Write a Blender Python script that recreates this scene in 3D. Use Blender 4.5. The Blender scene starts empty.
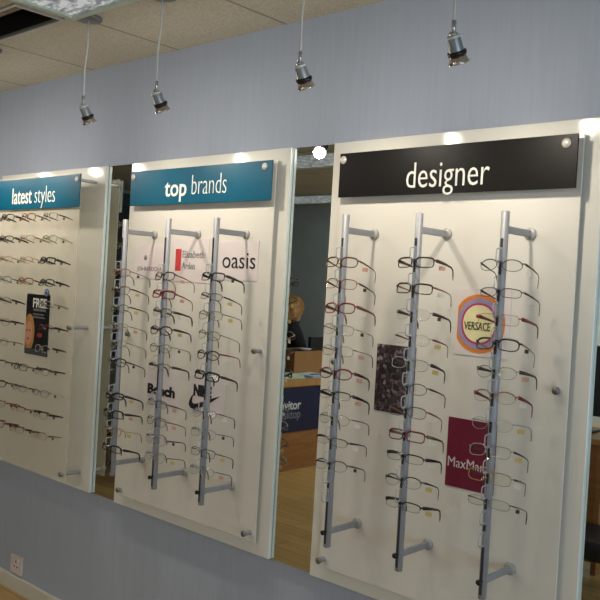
import bpy, bmesh, math, random
from mathutils import Vector, Matrix
random.seed(7)
S = bpy.context.scene
COL = S.collection
PI = math.pi
FZ = 0.018          # floor level
CZ = 2.372          # ceiling level
WY = 0.03           # face of the display wall

# ------------------------------------------------------------------ materials
def lin(c):
    out = []
    for v in c:
        v /= 255.0
        out.append(v / 12.92 if v <= 0.04045 else ((v + 0.055) / 1.055) ** 2.4)
    return out

MATS = {}
def pm(name, rgb, rough=0.5, metal=0.0, var=0.06, scale=30.0, spec=0.5, bump=0.0, stretch=None, emit=None, estr=0.0, coat=0.0, rgb2=None):
    """Procedural principled material: a noise texture varies the colour."""
    if name in MATS: return MATS[name]
    m = bpy.data.materials.new(name); m.use_nodes = True
    nt = m.node_tree; b = nt.nodes['Principled BSDF']
    tc = nt.nodes.new('ShaderNodeTexCoord'); mp = nt.nodes.new('ShaderNodeMapping')
    if stretch: mp.inputs['Scale'].default_value = stretch
    nz = nt.nodes.new('ShaderNodeTexNoise'); nz.inputs['Scale'].default_value = scale; nz.inputs['Detail'].default_value = 3
    cr = nt.nodes.new('ShaderNodeValToRGB')
    c = lin(rgb)
    if rgb2: a, d = c, lin(rgb2)
    else:
        a = [max(0, v * (1 - var)) for v in c]; d = [min(1, v * (1 + var)) for v in c]
    cr.color_ramp.elements[0].position = .3; cr.color_ramp.elements[1].position = .7
    cr.color_ramp.elements[0].color = (*a, 1); cr.color_ramp.elements[1].color = (*d, 1)
    nt.links.new(tc.outputs['Object'], mp.inputs['Vector']); nt.links.new(mp.outputs['Vector'], nz.inputs['Vector'])
    nt.links.new(nz.outputs['Fac'], cr.inputs['Fac']); nt.links.new(cr.outputs['Color'], b.inputs['Base Color'])
    b.inputs['Roughness'].default_value = rough; b.inputs['Metallic'].default_value = metal
    b.inputs['Specular IOR Level'].default_value = spec
    if coat: b.inputs['Coat Weight'].default_value = coat; b.inputs['Coat Roughness'].default_value = .04
    if bump:
        bp = nt.nodes.new('ShaderNodeBump'); bp.inputs['Strength'].default_value = bump; bp.inputs['Distance'].default_value = .002
        nt.links.new(nz.outputs['Fac'], bp.inputs['Height']); nt.links.new(bp.outputs['Normal'], b.inputs['Normal'])
    if emit:
        b.inputs['Emission Color'].default_value = (*lin(emit), 1); b.inputs['Emission Strength'].default_value = estr
    MATS[name] = m
    return m

def clear_mat(name, tint, refl=0.12, opacity=0.0, rough=0.02, body=(255, 255, 255)):
    """thin clear plastic / glass: transparent + glossy (+ a little milky diffuse)"""
    if name in MATS: return MATS[name]
    m = bpy.data.materials.new(name); m.use_nodes = True
    nt = m.node_tree; nt.nodes.clear()
    o = nt.nodes.new('ShaderNodeOutputMaterial')
    tr = nt.nodes.new('ShaderNodeBsdfTransparent'); tr.inputs['Color'].default_value = (*lin(tint), 1)
    gl = nt.nodes.new('ShaderNodeBsdfGlossy'); gl.inputs['Roughness'].default_value = rough
    lw = nt.nodes.new('ShaderNodeLayerWeight'); lw.inputs['Blend'].default_value = .5
    pw = nt.nodes.new('ShaderNodeMath'); pw.operation = 'POWER'; pw.inputs[1].default_value = 4
    fr = nt.nodes.new('ShaderNodeMath'); fr.operation = 'MULTIPLY_ADD'; fr.inputs[1].default_value = .6; fr.inputs[2].default_value = refl * .25
    nt.links.new(lw.outputs['Facing'], pw.inputs[0]); nt.links.new(pw.outputs[0], fr.inputs[0])
    m1 = nt.nodes.new('ShaderNodeMixShader')
    nt.links.new(fr.outputs[0], m1.inputs['Fac']); nt.links.new(tr.outputs[0], m1.inputs[1]); nt.links.new(gl.outputs[0], m1.inputs[2])
    last = m1
    if opacity:
        df = nt.nodes.new('ShaderNodeBsdfDiffuse')
        nz = nt.nodes.new('ShaderNodeTexNoise'); nz.inputs['Scale'].default_value = 6
        cr = nt.nodes.new('ShaderNodeValToRGB'); c = lin(body)
        cr.color_ramp.elements[0].color = (*[v * .97 for v in c], 1); cr.color_ramp.elements[1].color = (*c, 1)
        nt.links.new(nz.outputs['Fac'], cr.inputs['Fac']); nt.links.new(cr.outputs['Color'], df.inputs['Color'])
        m2 = nt.nodes.new('ShaderNodeMixShader'); m2.inputs['Fac'].default_value = opacity
        nt.links.new(m1.outputs[0], m2.inputs[1]); nt.links.new(df.outputs[0], m2.inputs[2]); last = m2
    nt.links.new(last.outputs[0], o.inputs['Surface'])
    MATS[name] = m
    return m

def wallpaper():
    m = pm('wallpaper', (171, 179, 192), .85, 0, .03, 90, .2, .22, (1, 1, .06))
    return m

def plank_floor():
    m = bpy.data.materials.new('wood_laminate'); m.use_nodes = True
    nt = m.node_tree; b = nt.nodes['Principled BSDF']
    tc = nt.nodes.new('ShaderNodeTexCoord')
    br = nt.nodes.new('ShaderNodeTexBrick'); br.inputs['Scale'].default_value = 1
    br.inputs['Brick Width'].default_value = 1.2; br.inputs['Row Height'].default_value = .12
    br.inputs['Mortar Size'].default_value = .0018; br.inputs['Mortar'].default_value = (*lin((96, 66, 34)), 1)
    br.inputs['Color1'].default_value = (*lin((196, 162, 104)), 1); br.inputs['Color2'].default_value = (*lin((178, 146, 88)), 1)
    mp = nt.nodes.new('ShaderNodeMapping'); mp.inputs['Scale'].default_value = (2, 28, 1)
    nz = nt.nodes.new('ShaderNodeTexNoise'); nz.inputs['Scale'].default_value = 2; nz.inputs['Detail'].default_value = 5
    mx = nt.nodes.new('ShaderNodeMixRGB'); mx.blend_type = 'MULTIPLY'; mx.inputs['Fac'].default_value = .55
    cr = nt.nodes.new('ShaderNodeValToRGB')
    cr.color_ramp.elements[0].position = .35; cr.color_ramp.elements[0].color = (.62, .57, .46, 1)
    cr.color_ramp.elements[1].position = .65; cr.color_ramp.elements[1].color = (1, 1, 1, 1)
    nt.links.new(tc.outputs['Object'], br.inputs['Vector']); nt.links.new(tc.outputs['Object'], mp.inputs['Vector'])
    nt.links.new(mp.outputs[0], nz.inputs['Vector']); nt.links.new(nz.outputs['Fac'], cr.inputs['Fac'])
    nt.links.new(br.outputs['Color'], mx.inputs[1]); nt.links.new(cr.outputs['Color'], mx.inputs[2])
    nt.links.new(mx.outputs[0], b.inputs['Base Color']); b.inputs['Roughness'].default_value = .38
    return m

def tile_ceiling():
    """mineral ceiling tiles: speckle plus thin joint lines on a square grid"""
    m = bpy.data.materials.new('ceiling_tiles'); m.use_nodes = True
    nt = m.node_tree; b = nt.nodes['Principled BSDF']
    tc = nt.nodes.new('ShaderNodeTexCoord'); sp = nt.nodes.new('ShaderNodeSeparateXYZ')
    nt.links.new(tc.outputs['Object'], sp.inputs[0])
    def mth(op, a, bv):
        n = nt.nodes.new('ShaderNodeMath'); n.operation = op
        if hasattr(a, 'node'): nt.links.new(a, n.inputs[0])
        else: n.inputs[0].default_value = a
        if hasattr(bv, 'node'): nt.links.new(bv, n.inputs[1])
        else: n.inputs[1].default_value = bv
        return n.outputs[0]
    def line(axis, off):
        a = mth('ADD', axis, off + 56.5); a = mth('DIVIDE', a, .565); a = mth('FRACT', a, 0)
        a = mth('SUBTRACT', a, .5); a = mth('ABSOLUTE', a, 0); return mth('GREATER_THAN', a, .4915)
    l = mth('MAXIMUM', line(sp.outputs[0], 1.13), line(sp.outputs[1], .435))
    nz = nt.nodes.new('ShaderNodeTexNoise'); nz.inputs['Scale'].default_value = 160; nz.inputs['Detail'].default_value = 4
    cr = nt.nodes.new('ShaderNodeValToRGB')
    cr.color_ramp.elements[0].position = .38; cr.color_ramp.elements[0].color = (*lin((176, 168, 148)), 1)
    cr.color_ramp.elements[1].position = .6; cr.color_ramp.elements[1].color = (*lin((196, 188, 168)), 1)
    mx = nt.nodes.new('ShaderNodeMixRGB'); mx.inputs[2].default_value = (*lin((132, 124, 108)), 1)
    nt.links.new(tc.outputs['Object'], nz.inputs['Vector']); nt.links.new(nz.outputs['Fac'], cr.inputs['Fac'])
    nt.links.new(l, mx.inputs['Fac']); nt.links.new(cr.outputs['Color'], mx.inputs[1])
    nt.links.new(mx.outputs[0], b.inputs['Base Color']); b.inputs['Roughness'].default_value = .9
    return m

def mirror_mat():
    m = bpy.data.materials.new('silvered_glass'); m.use_nodes = True
    nt = m.node_tree; b = nt.nodes['Principled BSDF']
    nz = nt.nodes.new('ShaderNodeTexNoise'); nz.inputs['Scale'].default_value = 3
    cr = nt.nodes.new('ShaderNodeValToRGB')
    cr.color_ramp.elements[0].color = (.78, .82, .79, 1); cr.color_ramp.elements[1].color = (.82, .86, .83, 1)
    nt.links.new(nz.outputs['Fac'], cr.inputs['Fac']); nt.links.new(cr.outputs['Color'], b.inputs['Base Color'])
    b.inputs['Metallic'].default_value = 1; b.inputs['Roughness'].default_value = .012
    return m

def louvre_mat():
    """prismatic diffuser with rippled cells, faintly lit"""
    m = bpy.data.materials.new('prismatic_diffuser'); m.use_nodes = True
    nt = m.node_tree; b = nt.nodes['Principled BSDF']
    tc = nt.nodes.new('ShaderNodeTexCoord'); mp = nt.nodes.new('ShaderNodeMapping'); mp.inputs['Scale'].default_value = (1, 2.2, 1)
    mp.inputs['Rotation'].default_value = (0, 0, .7)
    vo = nt.nodes.new('ShaderNodeTexNoise'); vo.inputs['Scale'].default_value = 16; vo.inputs['Detail'].default_value = 2; vo.inputs['Distortion'].default_value = 1.2
    cr = nt.nodes.new('ShaderNodeValToRGB')
    e = cr.color_ramp.elements
    e[0].position = .36; e[0].color = (*lin((118, 122, 140)), 1)
    e[1].position = .66; e[1].color = (*lin((236, 238, 240)), 1)
    k = e.new(.5); k.color = (*lin((176, 182, 186)), 1)
    nt.links.new(tc.outputs['Object'], mp.inputs[0]); nt.links.new(mp.outputs[0], vo.inputs['Vector']); nt.links.new(vo.outputs['Fac'], cr.inputs['Fac'])
    nt.links.new(cr.outputs['Color'], b.inputs['Base Color']); nt.links.new(cr.outputs['Color'], b.inputs['Emission Color'])
    b.inputs['Emission Strength'].default_value = .38; b.inputs['Roughness'].default_value = .3
    return m

def crowd_print():
    m = bpy.data.materials.new('dark_photo_print'); m.use_nodes = True
    nt = m.node_tree; b = nt.nodes['Principled BSDF']
    tc = nt.nodes.new('ShaderNodeTexCoord')
    vo = nt.nodes.new('ShaderNodeTexVoronoi'); vo.inputs['Scale'].default_value = 115
    cr = nt.nodes.new('ShaderNodeValToRGB'); e = cr.color_ramp.elements
    e[0].position = 0; e[0].color = (*lin((34, 30, 34)), 1)
    e[1].position = 1; e[1].color = (*lin((205, 192, 190)), 1)
    for p_, c in ((.35, (46, 40, 44)), (.5, (88, 72, 80)), (.66, (60, 52, 54)), (.82, (140, 122, 128))):
        k = e.new(p_); k.color = (*lin(c), 1)
    nz = nt.nodes.new('ShaderNodeTexNoise'); nz.inputs['Scale'].default_value = 11; nz.inputs['Detail'].default_value = 3
    cr2 = nt.nodes.new('ShaderNodeValToRGB')
    cr2.color_ramp.elements[0].position = .4; cr2.color_ramp.elements[0].color = (.42, .42, .42, 1)
    cr2.color_ramp.elements[1].position = .62; cr2.color_ramp.elements[1].color = (1, .86, .93, 1)
    mx = nt.nodes.new('ShaderNodeMixRGB'); mx.blend_type = 'MULTIPLY'; mx.inputs[0].default_value = 1
    nt.links.new(tc.outputs['Object'], vo.inputs['Vector']); nt.links.new(vo.outputs['Color'], cr.inputs['Fac'])
    nt.links.new(tc.outputs['Object'], nz.inputs['Vector']); nt.links.new(nz.outputs['Fac'], cr2.inputs['Fac'])
    nt.links.new(cr.outputs['Color'], mx.inputs[1]); nt.links.new(cr2.outputs['Color'], mx.inputs[2])
    nt.links.new(mx.outputs[0], b.inputs['Base Color']); b.inputs['Roughness'].default_value = .55
    return m

def emis(name, rgb, s):
    if name in MATS: return MATS[name]
    m = bpy.data.materials.new(name); m.use_nodes = True
    nt = m.node_tree; b = nt.nodes['Principled BSDF']
    nz = nt.nodes.new('ShaderNodeTexNoise'); nz.inputs['Scale'].default_value = 40
    cr = nt.nodes.new('ShaderNodeValToRGB'); c = lin(rgb)
    cr.color_ramp.elements[0].color = (*[v * .9 for v in c], 1); cr.color_ramp.elements[1].color = (*c, 1)
    nt.links.new(nz.outputs['Fac'], cr.inputs['Fac']); nt.links.new(cr.outputs['Color'], b.inputs['Emission Color'])
    b.inputs['Base Color'].default_value = (*c, 1); b.inputs['Emission Strength'].default_value = s
    MATS[name] = m
    return m

# ------------------------------------------------------------------ mesh helpers
class MB:
    """collects shapes into one bmesh, each with a material index"""
    def __init__(s): s.bm = bmesh.new(); s.mi = 0
    def _tag(s, faces):
        for f in faces: f.material_index = s.mi
    def box(s, x0, x1, y0, y1, z0, z1, bevel=0, seg=1):
        tmp = bmesh.new(); bmesh.ops.create_cube(tmp, size=1)
        for v in tmp.verts:
            v.co = Vector(((x0 + x1) / 2 + v.co.x * (x1 - x0), (y0 + y1) / 2 + v.co.y * (y1 - y0), (z0 + z1) / 2 + v.co.z * (z1 - z0)))
        if bevel: bmesh.ops.bevel(tmp, geom=tmp.edges[:], offset=bevel, segments=seg, affect='EDGES', profile=.6)
        s.merge(tmp); return s
    def merge(s, tmp, mat=None):
        vm = {}
        for v in tmp.verts: vm[v] = s.bm.verts.new(mat @ v.co if mat else v.co)
        for f in tmp.faces:
            try:
                g = s.bm.faces.new([vm[v] for v in f.verts]); g.material_index = s.mi; g.smooth = f.smooth
            except ValueError: pass
        tmp.free()
    def tube(s, pts, r, n=8, closed=False, cap=True, flat=None):
        """sweep a circle (or ellipse r, flat) along points; r may be a list"""
        pts = [Vector(p) for p in pts]; N = len(pts)
        rs = r if isinstance(r, (list, tuple)) else [r] * N
        rings = []; up = None
        for i, p in enumerate(pts):
            a = pts[(i - 1) % N] if (closed or i > 0) else p
            b = pts[(i + 1) % N] if (closed or i < N - 1) else p
            t = (b - a).normalized()
            if up is None:
                up = Vector((0, 0, 1)) if abs(t.z) < .9 else Vector((0, 1, 0))
            sd = t.cross(up)
            if sd.length < 1e-4: sd = t.orthogonal()
            sd.normalize(); u = sd.cross(t).normalized(); up = u
            ring = []
            for k in range(n):
                an = 2 * PI * k / n
                fl = flat if flat else 1
                ring.append(s.bm.verts.new(p + sd * (math.cos(an) * rs[i] * fl) + u * (math.sin(an) * rs[i])))
            rings.append(ring)
        for i in range(N if closed else N - 1):
            A, B = rings[i], rings[(i + 1) % N]
            for k in range(n):
                f = s.bm.faces.new((A[k], A[(k + 1) % n], B[(k + 1) % n], B[k])); f.smooth = True; f.material_index = s.mi
        if cap and not closed:
            for R in (rings[0], rings[-1]):
                f = s.bm.faces.new(R); f.material_index = s.mi
        return s
    def lathe(s, prof, M=None, n=24):
        """prof: list of (radius, height) around local z; M maps to world"""
        M = M or Matrix.Identity(4); rings = []
        for r, h in prof:
            if r < 1e-6: rings.append([s.bm.verts.new(M @ Vector((0, 0, h)))])
            else: rings.append([s.bm.verts.new(M @ Vector((r * math.cos(2 * PI * k / n), r * math.sin(2 * PI * k / n), h))) for k in range(n)])
        for A, B in zip(rings, rings[1:]):
            for k in range(n):
                k2 = (k + 1) % n
                if len(A) == 1 and len(B) == 1: break
                if len(A) == 1: vs = (A[0], B[k2], B[k])
                elif len(B) == 1: vs = (A[k], A[k2], B[0])
                else: vs = (A[k], A[k2], B[k2], B[k])
                f = s.bm.faces.new(vs); f.smooth = True; f.material_index = s.mi
        return s
    def poly(s, pts, depth):
        """extruded polygon: pts are 3-D, depth a vector"""
        d = Vector(depth)
        a = [s.bm.verts.new(Vector(p)) for p in pts]; b = [s.bm.verts.new(Vector(p) + d) for p in pts]
        n = len(a); fs = [s.bm.faces.new(a), s.bm.faces.new(b[::-1])]
        for k in range(n): fs.append(s.bm.faces.new((a[k], b[k], b[(k + 1) % n], a[(k + 1) % n])))
        s._tag(fs); return s
    def mesh(s, name, mats):
        bmesh.ops.recalc_face_normals(s.bm, faces=s.bm.faces[:])
        me = bpy.data.meshes.new(name); s.bm.to_mesh(me); s.bm.free()
        for m in (mats if isinstance(mats, (list, tuple)) else [mats]): me.materials.append(m)
        return me
    def build(s, name, mats, parent=None):
        o = bpy.data.objects.new(name, s.mesh(name, mats)); COL.objects.link(o)
        if parent: o.parent = parent
        return o

def empty(name, loc=(0, 0, 0)):
    o = bpy.data.objects.new(name, None); COL.objects.link(o); o.location = loc; o.empty_display_size = .05
    return o
def tag(o, label=None, cat=None, group=None, kind=None):
    if label: o['label'] = label
    if cat: o['category'] = cat
    if group: o['group'] = group
    if kind: o['kind'] = kind
    return o
def thing(name, label, cat, loc=(0, 0, 0), group=None): return tag(empty(name, loc), label, cat, group)
def struct(o): o['kind'] = 'structure'; return o

def text_mesh(txt, bold=0.0, extrude=.02):
    cu = bpy.data.curves.new('lettering_curve', 'FONT'); cu.body = txt; cu.size = 1; cu.extrude = extrude; cu.offset = bold; cu.resolution_u = 3
    o = bpy.data.objects.new('lettering_curve', cu); COL.objects.link(o)
    dg = bpy.context.evaluated_depsgraph_get(); dg.update()
    me = bpy.data.meshes.new_from_object(o.evaluated_get(dg))
    bpy.data.objects.remove(o); bpy.data.curves.remove(cu)
    return me
def letters(txt, x0, x1, zb, zx, ref, y, m, parent, name='lettering', bold=0.0, thick=.0012, axis='x'):
    """lettering from x0 to x1 whose glyph named ref spans zb..zx in height; lies on plane y facing -y (axis 'x') or on plane x=y facing +x (axis 'y')"""
    rm = text_mesh(ref, bold); zs = [v.co.y for v in rm.vertices]; r0, r1 = min(zs), max(zs)
    me = text_mesh(txt, bold)
    xs = [v.co.x for v in me.vertices]; a0, a1 = min(xs), max(xs)
    zz = [v.co.z for v in me.vertices]; e0, e1 = min(zz), max(zz)
    for v in me.vertices:
        u = x0 + (v.co.x - a0) / (a1 - a0) * (x1 - x0)
        w = zb + (v.co.y - r0) / (r1 - r0) * (zx - zb)
        d = (v.co.z - e0) / (e1 - e0) * thick
        v.co = Vector((u, y - d, w)) if axis == 'x' else Vector((y + d, u, w))
    me.materials.clear(); me.materials.append(m)
    if parent: 
        inv = parent.matrix_basis.inverted()
        for v in me.vertices: v.co = inv @ v.co
    o = bpy.data.objects.new(name, me); COL.objects.link(o); o.parent = parent
    return o

# ------------------------------------------------------------------ common materials
M_board = pm('white_board_face', (223, 221, 211), .10, 0, .01, 4, .25, coat=.05)
M_sheet = pm('opal_acrylic', (223, 220, 210), .22, 0, .012, 5, .4)
M_edge = pm('green_glass_edge', (224, 232, 226), .2, 0, .03, 20)
M_steel = pm('brushed_steel', (196, 198, 202), .32, .85, .06, 60, stretch=(1, 1, .1))
M_rail = pm('satin_aluminium', (158, 160, 164), .5, .3, .05, 60, stretch=(1, 1, .1))
M_dark = pm('black_plastic', (30, 30, 34), .45, 0, .1)
M_slot = pm('dark_slot', (52, 52, 62), .6, 0, .1)
M_plate = pm('grey_plate', (176, 174, 168), .5, .2, .05)
M_cap = pm('pale_cap', (214, 210, 198), .35, .3, .05)
M_clip = clear_mat('clear_clip', (232, 235, 238), .2, .34, .1, (226, 230, 232))
M_knob = pm('grey_knob', (132, 130, 126), .4, .6, .05)
M_white = pm('white_letters', (226, 226, 218), .5, 0, .02)
M_teal = pm('teal_sign', (0, 82, 108), .35, 0, .04, 8, .3)
M_black = pm('black_sign', (14, 12, 11), .4, 0, .08, 8, .2)
M_mirror = mirror_mat()

# ------------------------------------------------------------------ the room
XL, XR, YB = -6.1, 3.6, -4.5
struct(MB().box(XL - .1, XR + .1, WY, WY + .12, 0, 2.6).build('wall_display', wallpaper()))
struct(MB().box(XL - .1, XR + .1, YB - .1, YB, 0, 2.6).build('wall_back', pm('slate_paint', (192, 204, 204), .85, 0, .04, 6)))
wl = struct(MB().box(XL - .1, XL, YB, WY, 0, 2.6).build('wall_left', pm('grey_paint', (150, 150, 146), .85, 0, .04, 6)))
# right wall with a shop window opening
m = MB()
m.box(XR, XR + .12, YB, -3.9, 0, 2.6); m.box(XR, XR + .12, -.6, WY, 0, 2.6); m.box(XR, XR + .12, -3.9, -.6, 0, .55); m.box(XR, XR + .12, -3.9, -.6, 2.25, 2.6)
struct(m.build('wall_right', pm('pale_paint', (196, 196, 198), .85, 0, .04, 6)))
w1 = struct(empty('window_1', (XR + .05, -2.25, 1.4)))
m = MB()
for a, b, c, d in ((-1.65, 1.65, -.85, -.79), (-1.65, 1.65, .79, .85), (-1.65, -1.59, -.79, .79), (1.59, 1.65, -.79, .79), (-.03, .03, -.79, .79)):
    m.box(-.04, .04, a, b, c, d)
m.build('window_frame', pm('white_window_paint', (226, 226, 224), .5), w1)
MB().box(-.004, .004, -1.6, 1.6, -.8, .8).build('window_pane', clear_mat('window_glass', (235, 243, 248), .2), w1)
struct(MB().box(XL - .1, XR + .12, YB - .1, WY + .12, FZ - .08, FZ).build('floor', plank_floor()))
# ceiling with an opening for the dark vent
hx0, hx1, hy0, hy1 = -2.9, -1.765, -.60, -.435
m = MB()
xs = [XL - .1, hx0, hx1, XR + .12]; ys = [YB - .1, hy0, hy1, WY + .12]
for i in range(3):
    for j in range(3):
        if (i, j) != (1, 1): m.box(xs[i], xs[i + 1], ys[j], ys[j + 1], CZ, CZ + .008)
bmesh.ops.remove_doubles(m.bm, verts=m.bm.verts[:], dist=1e-5)
struct(m.build('ceiling', tile_ceiling()))
# skirting boards
M_skirt = pm('cream_gloss', (206, 204, 190), .4, 0, .03, 10)
def skirt(name, x0, x1, y0, y1, ln='x'):
    struct(MB().box(x0, x1, y0, y1, FZ, FZ + .07, .004, 2).build(name, M_skirt))
skirt('baseboard_display', XL, XR, WY - .016, WY)
skirt('baseboard_back', XL, XR, YB, YB + .016)
# dark doorway on the left wall
d1 = struct(empty('door_1', (XL, -2.95, FZ)))
m = MB()
m.box(0, .05, -.52, -.45, 0, 2.3); m.box(0, .05, .45, .52, 0, 2.3); m.box(0, .05, -.52, .52, 2.2, 2.32)
m.build('door_frame', pm('dark_door_frame', (44, 42, 42), .5), d1)
m = MB(); m.box(.002, .035, -.45, .45, 0, 2.2, .003)
for z0, z1 in ((.2, 1.0), (1.15, 2.05)): m.box(.03, .042, -.33, .33, z0, z1, .006)
m.build('door_leaf', pm('black_door_paint', (17, 17, 19), .5), d1)
MB().lathe([(0, 0), (.012, 0), (.012, .04), (.026, .05), (.026, .07), (0, .078)], Matrix.Translation((.04, .36, 1.0)) @ Matrix.Rotation(PI / 2, 4, 'Y'), 16).build('door_knob', M_steel, d1)

# ------------------------------------------------------------------ ceiling fittings
M_louv = louvre_mat()
M_frame = pm('pale_green_frame', (182, 196, 178), .5, 0, .04)
def troffer(x0, x1, y0, y1, label):
    t = thing('ceiling_light', label, 'ceiling light', ((x0 + x1) / 2, (y0 + y1) / 2, CZ), 'recessed fluorescent ceiling lights')
    a, b = (x1 - x0) / 2, (y1 - y0) / 2; w = .022
    m = MB()
    m.box(-a, a, -b, -b + w, -.014, 0); m.box(-a, a, b - w, b, -.014, 0); m.box(-a, -a + w, -b + w, b - w, -.014, 0); m.box(a - w, a, -b + w, b - w, -.014, 0)
    m.build('frame', M_frame, t)
    # rippled diffuser
    m = MB(); nx, ny = 24, 24; g = []
    for i in range(nx + 1):
        r = []
        for j in range(ny + 1):
            x = -a + w + (2 * a - 2 * w) * i / nx; y = -b + w + (2 * b - 2 * w) * j / ny
            r.append(m.bm.verts.new((x, y, -.006 + .004 * math.sin(i * 1.9) * math.sin(j * 1.9))))
        g.append(r)
    for i in range(nx):
        for j in range(ny):
            f = m.bm.faces.new((g[i][j], g[i][j + 1], g[i + 1][j + 1], g[i + 1][j])); f.smooth = True
    m.build('diffuser', M_louv, t)
troffer(-1.70, -1.135, -.99, -.42, 'square grey rippled fluorescent panel in the ceiling beside the dark vent slot')
troffer(-3.5, -2.45, -2.44, -1.96, 'long rippled ceiling light, nearer of two reflected in the mirror left of the black sign')
troffer(-5.0, -3.95, -4.28, -3.72, 'far rippled ceiling light above the slate wall, lower of two in the mirror')

v = thing('ceiling_vent', 'dark open slot in the ceiling tiles beside the fluorescent panel', 'vent', ((hx0 + hx1) / 2, (hy0 + hy1) / 2, CZ))
a, b = (hx1 - hx0) / 2, (hy1 - hy0) / 2
m = MB()
m.box(-a, a, b, b + .012, -.006, 0); m.box(-a, a, -b - .012, -b, -.006, 0); m.box(a, a + .012, -b - .012, b + .012, -.006, 0); m.box(-a - .012, -a, -b - .012, b + .012, -.006, 0)
m.build('frame', pm('grey_bar', (176, 176, 170), .5), v)
m = MB()
m.box(-a - .02, a + .02, b, b + .02, 0, .35); m.box(-a - .02, a + .02, -b - .02, -b, 0, .35); m.box(a, a + .02, -b, b, 0, .35); m.box(-a - .02, -a, -b, b, 0, .35); m.box(-a - .02, a + .02, -b - .02, b + .02, .35, .37)
for vv in m.bm.verts: vv.co.z += .0085 if vv.co.z < .01 else 0
m.build('duct', pm('black_void', (12, 12, 14), .9), v)
MB().box(-a + .01, a - .005, -b + .012, -b + .034, .0, .03).build('batten', pm('brown_batten', (120, 92, 52), .7, 0, .2, 20), v)

# ------------------------------------------------------------------ hanging spotlights
M_lampbody = pm('lamp_grey_metal', (150, 154, 156), .38, .5, .05, 30)
M_lampcap = pm('lamp_pale_cap', (214, 218, 210), .4, .2, .03)
M_lampring = pm('lamp_dark_ring', (48, 44, 44), .35, .6, .05)
M_chrome = pm('lamp_chrome', (216, 206, 200), .12, .95, .03)
M_bulb = emis('glowing_lens', (255, 226, 180), 14)
M_cord = pm('pale_cord', (214, 214, 208), .45, .1, .04)
M_rose = pm('ceiling_rose_metal', (122, 124, 120), .4, .6, .05)
LY, LZ = -.362, 2.020
AX = Vector((0, .50, -.866)).normalized()
def spot_meshes():
    out = []
    Q = Vector((0, 0, 1)).rotation_difference(AX).to_matrix().to_4x4() @ Matrix.Diagonal((1.04, 1.04, .78, 1))      # local z -> lamp axis, origin at the glowing front
    m = MB(); m.lathe([(0, -.012), (.012, -.012), (.044, -.010), (.046, -.004), (.046, 0), (0, 0)], Matrix.Translation((0, -.026, CZ - LZ)), 28); out.append(('ceiling_rose', m.mesh('ceiling_rose', M_rose)))
    m = MB(); m.tube([(0, -.026, CZ - LZ - .008), (.003, -.026, .26), (-.003, -.029, .18), (0, -.030, .10), (0, -.030, .078)], .0030, 8); out.append(('cord', m.mesh('cord', M_cord)))
    m = MB(); m.tube([(0, -.030, .084), (0, -.030, .056)], .0050, 10); m.tube([(-.008, -.030, .054), (.008, -.030, .054)], .0055, 10); out.append(('knuckle', m.mesh('knuckle', M_steel)))
    m = MB(); m.lathe([(0, -.072), (.0135, -.072), (.0145, -.069), (.0160, -.034), (.0168, -.028), (0, -.028)], Q, 28); out.append(('lamp_body', m.mesh('lamp_body', M_lampbody)))
    m = MB(); m.lathe([(0, -.0765), (.0140, -.0765), (.0152, -.0745), (.0152, -.0690), (0, -.0690)], Q, 28); out.append(('end_cap', m.mesh('end_cap', M_lampcap)))
    m = MB(); m.lathe([(.0150, -.033), (.0205, -.032), (.0212, -.026), (.0204, -.020), (.0150, -.019)], Q, 28); out.append(('dark_collar', m.mesh('dark_collar', M_lampring)))
    m = MB(); m.lathe([(.0145, -.021), (.0180, -.019), (.0205, -.006), (.0240, 0), (.0236, .003), (.0212, .003), (.0200, -.001), (.0145, -.0045), (.0120, -.006), (0, -.007)], Q, 28); out.append(('bezel', m.mesh('bezel', M_chrome)))
    m = MB(); m.lathe([(.0145, -.0025), (.0105, .0005), (0, .0015)], Q, 28); out.append(('bulb', m.mesh('bulb', M_bulb)))
    return out
SM = spot_meshes()
spot_x = [(-.204, 'hanging chrome spotlight over the black header sign'),
          (-.664, 'hanging chrome spotlight above the tall mirror, between the black and teal top brands signs'),
          (-1.263, 'hanging chrome spotlight over the teal top brands sign'),
          (-1.663, 'hanging chrome spotlight with round ceiling rose beside the corner of the fluorescent panel'),
          (-2.355, 'spotlight hung from the small ceiling rose near the dark vent slot'),
          (-2.70, 'spotlight glinting as the bright dot above the latest styles sign end'),
          (-3.16, 'spotlight glinting as the dot over the words latest styles')]
for i, (x, lb) in enumerate(spot_x):
    t = thing('hanging_spotlight', lb, 'spotlight', (x, LY, LZ), 'spotlights hung along the display wall')
    for nm, me in SM:
        o = bpy.data.objects.new(nm, me); COL.objects.link(o); o.parent = t
    L = bpy.data.lights.new('spot_beam', 'SPOT'); L.energy = 6.5; L.color = (1, .88, .72); L.spot_size = math.radians(120); L.spot_blend = 1; L.shadow_soft_size = .026
    lo = bpy.data.objects.new('spot_beam', L); COL.objects.link(lo); lo.parent = t
    L2 = bpy.data.lights.new('lamp_spill', 'POINT'); L2.energy = 2.0; L2.color = (1, .94, .86); L2.shadow_soft_size = .022
    l2 = bpy.data.objects.new('lamp_spill', L2); COL.objects.link(l2); l2.parent = t; l2.location = AX * .013
    lo.location = AX * .012; lo.rotation_euler = Vector((0, 0, -1)).rotation_difference(AX).to_euler()

# ------------------------------------------------------------------ mirrors on the wall between the boards
def mirror(x0, x1, label):
    t = thing('wall_mirror', label, 'mirror', ((x0 + x1) / 2, .014, .6), 'tall mirrors between the display boards')
    a = (x1 - x0) / 2
    MB().box(-a, a, 0, .004, 0, 1.35).build('glass', M_mirror, t)
    MB().box(-a, a, .0042, .0150, 0, 1.35).build('backing', M_edge, t)
mirror(-2.10, -1.895, 'narrow tall mirror between the latest styles board and the top brands board')
mirror(-1.06, -.85, 'tall mirror between the top brands board and the black designer board')
mirror(-.03, .17, 'tall mirror at the right side of the black designer board')

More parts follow.
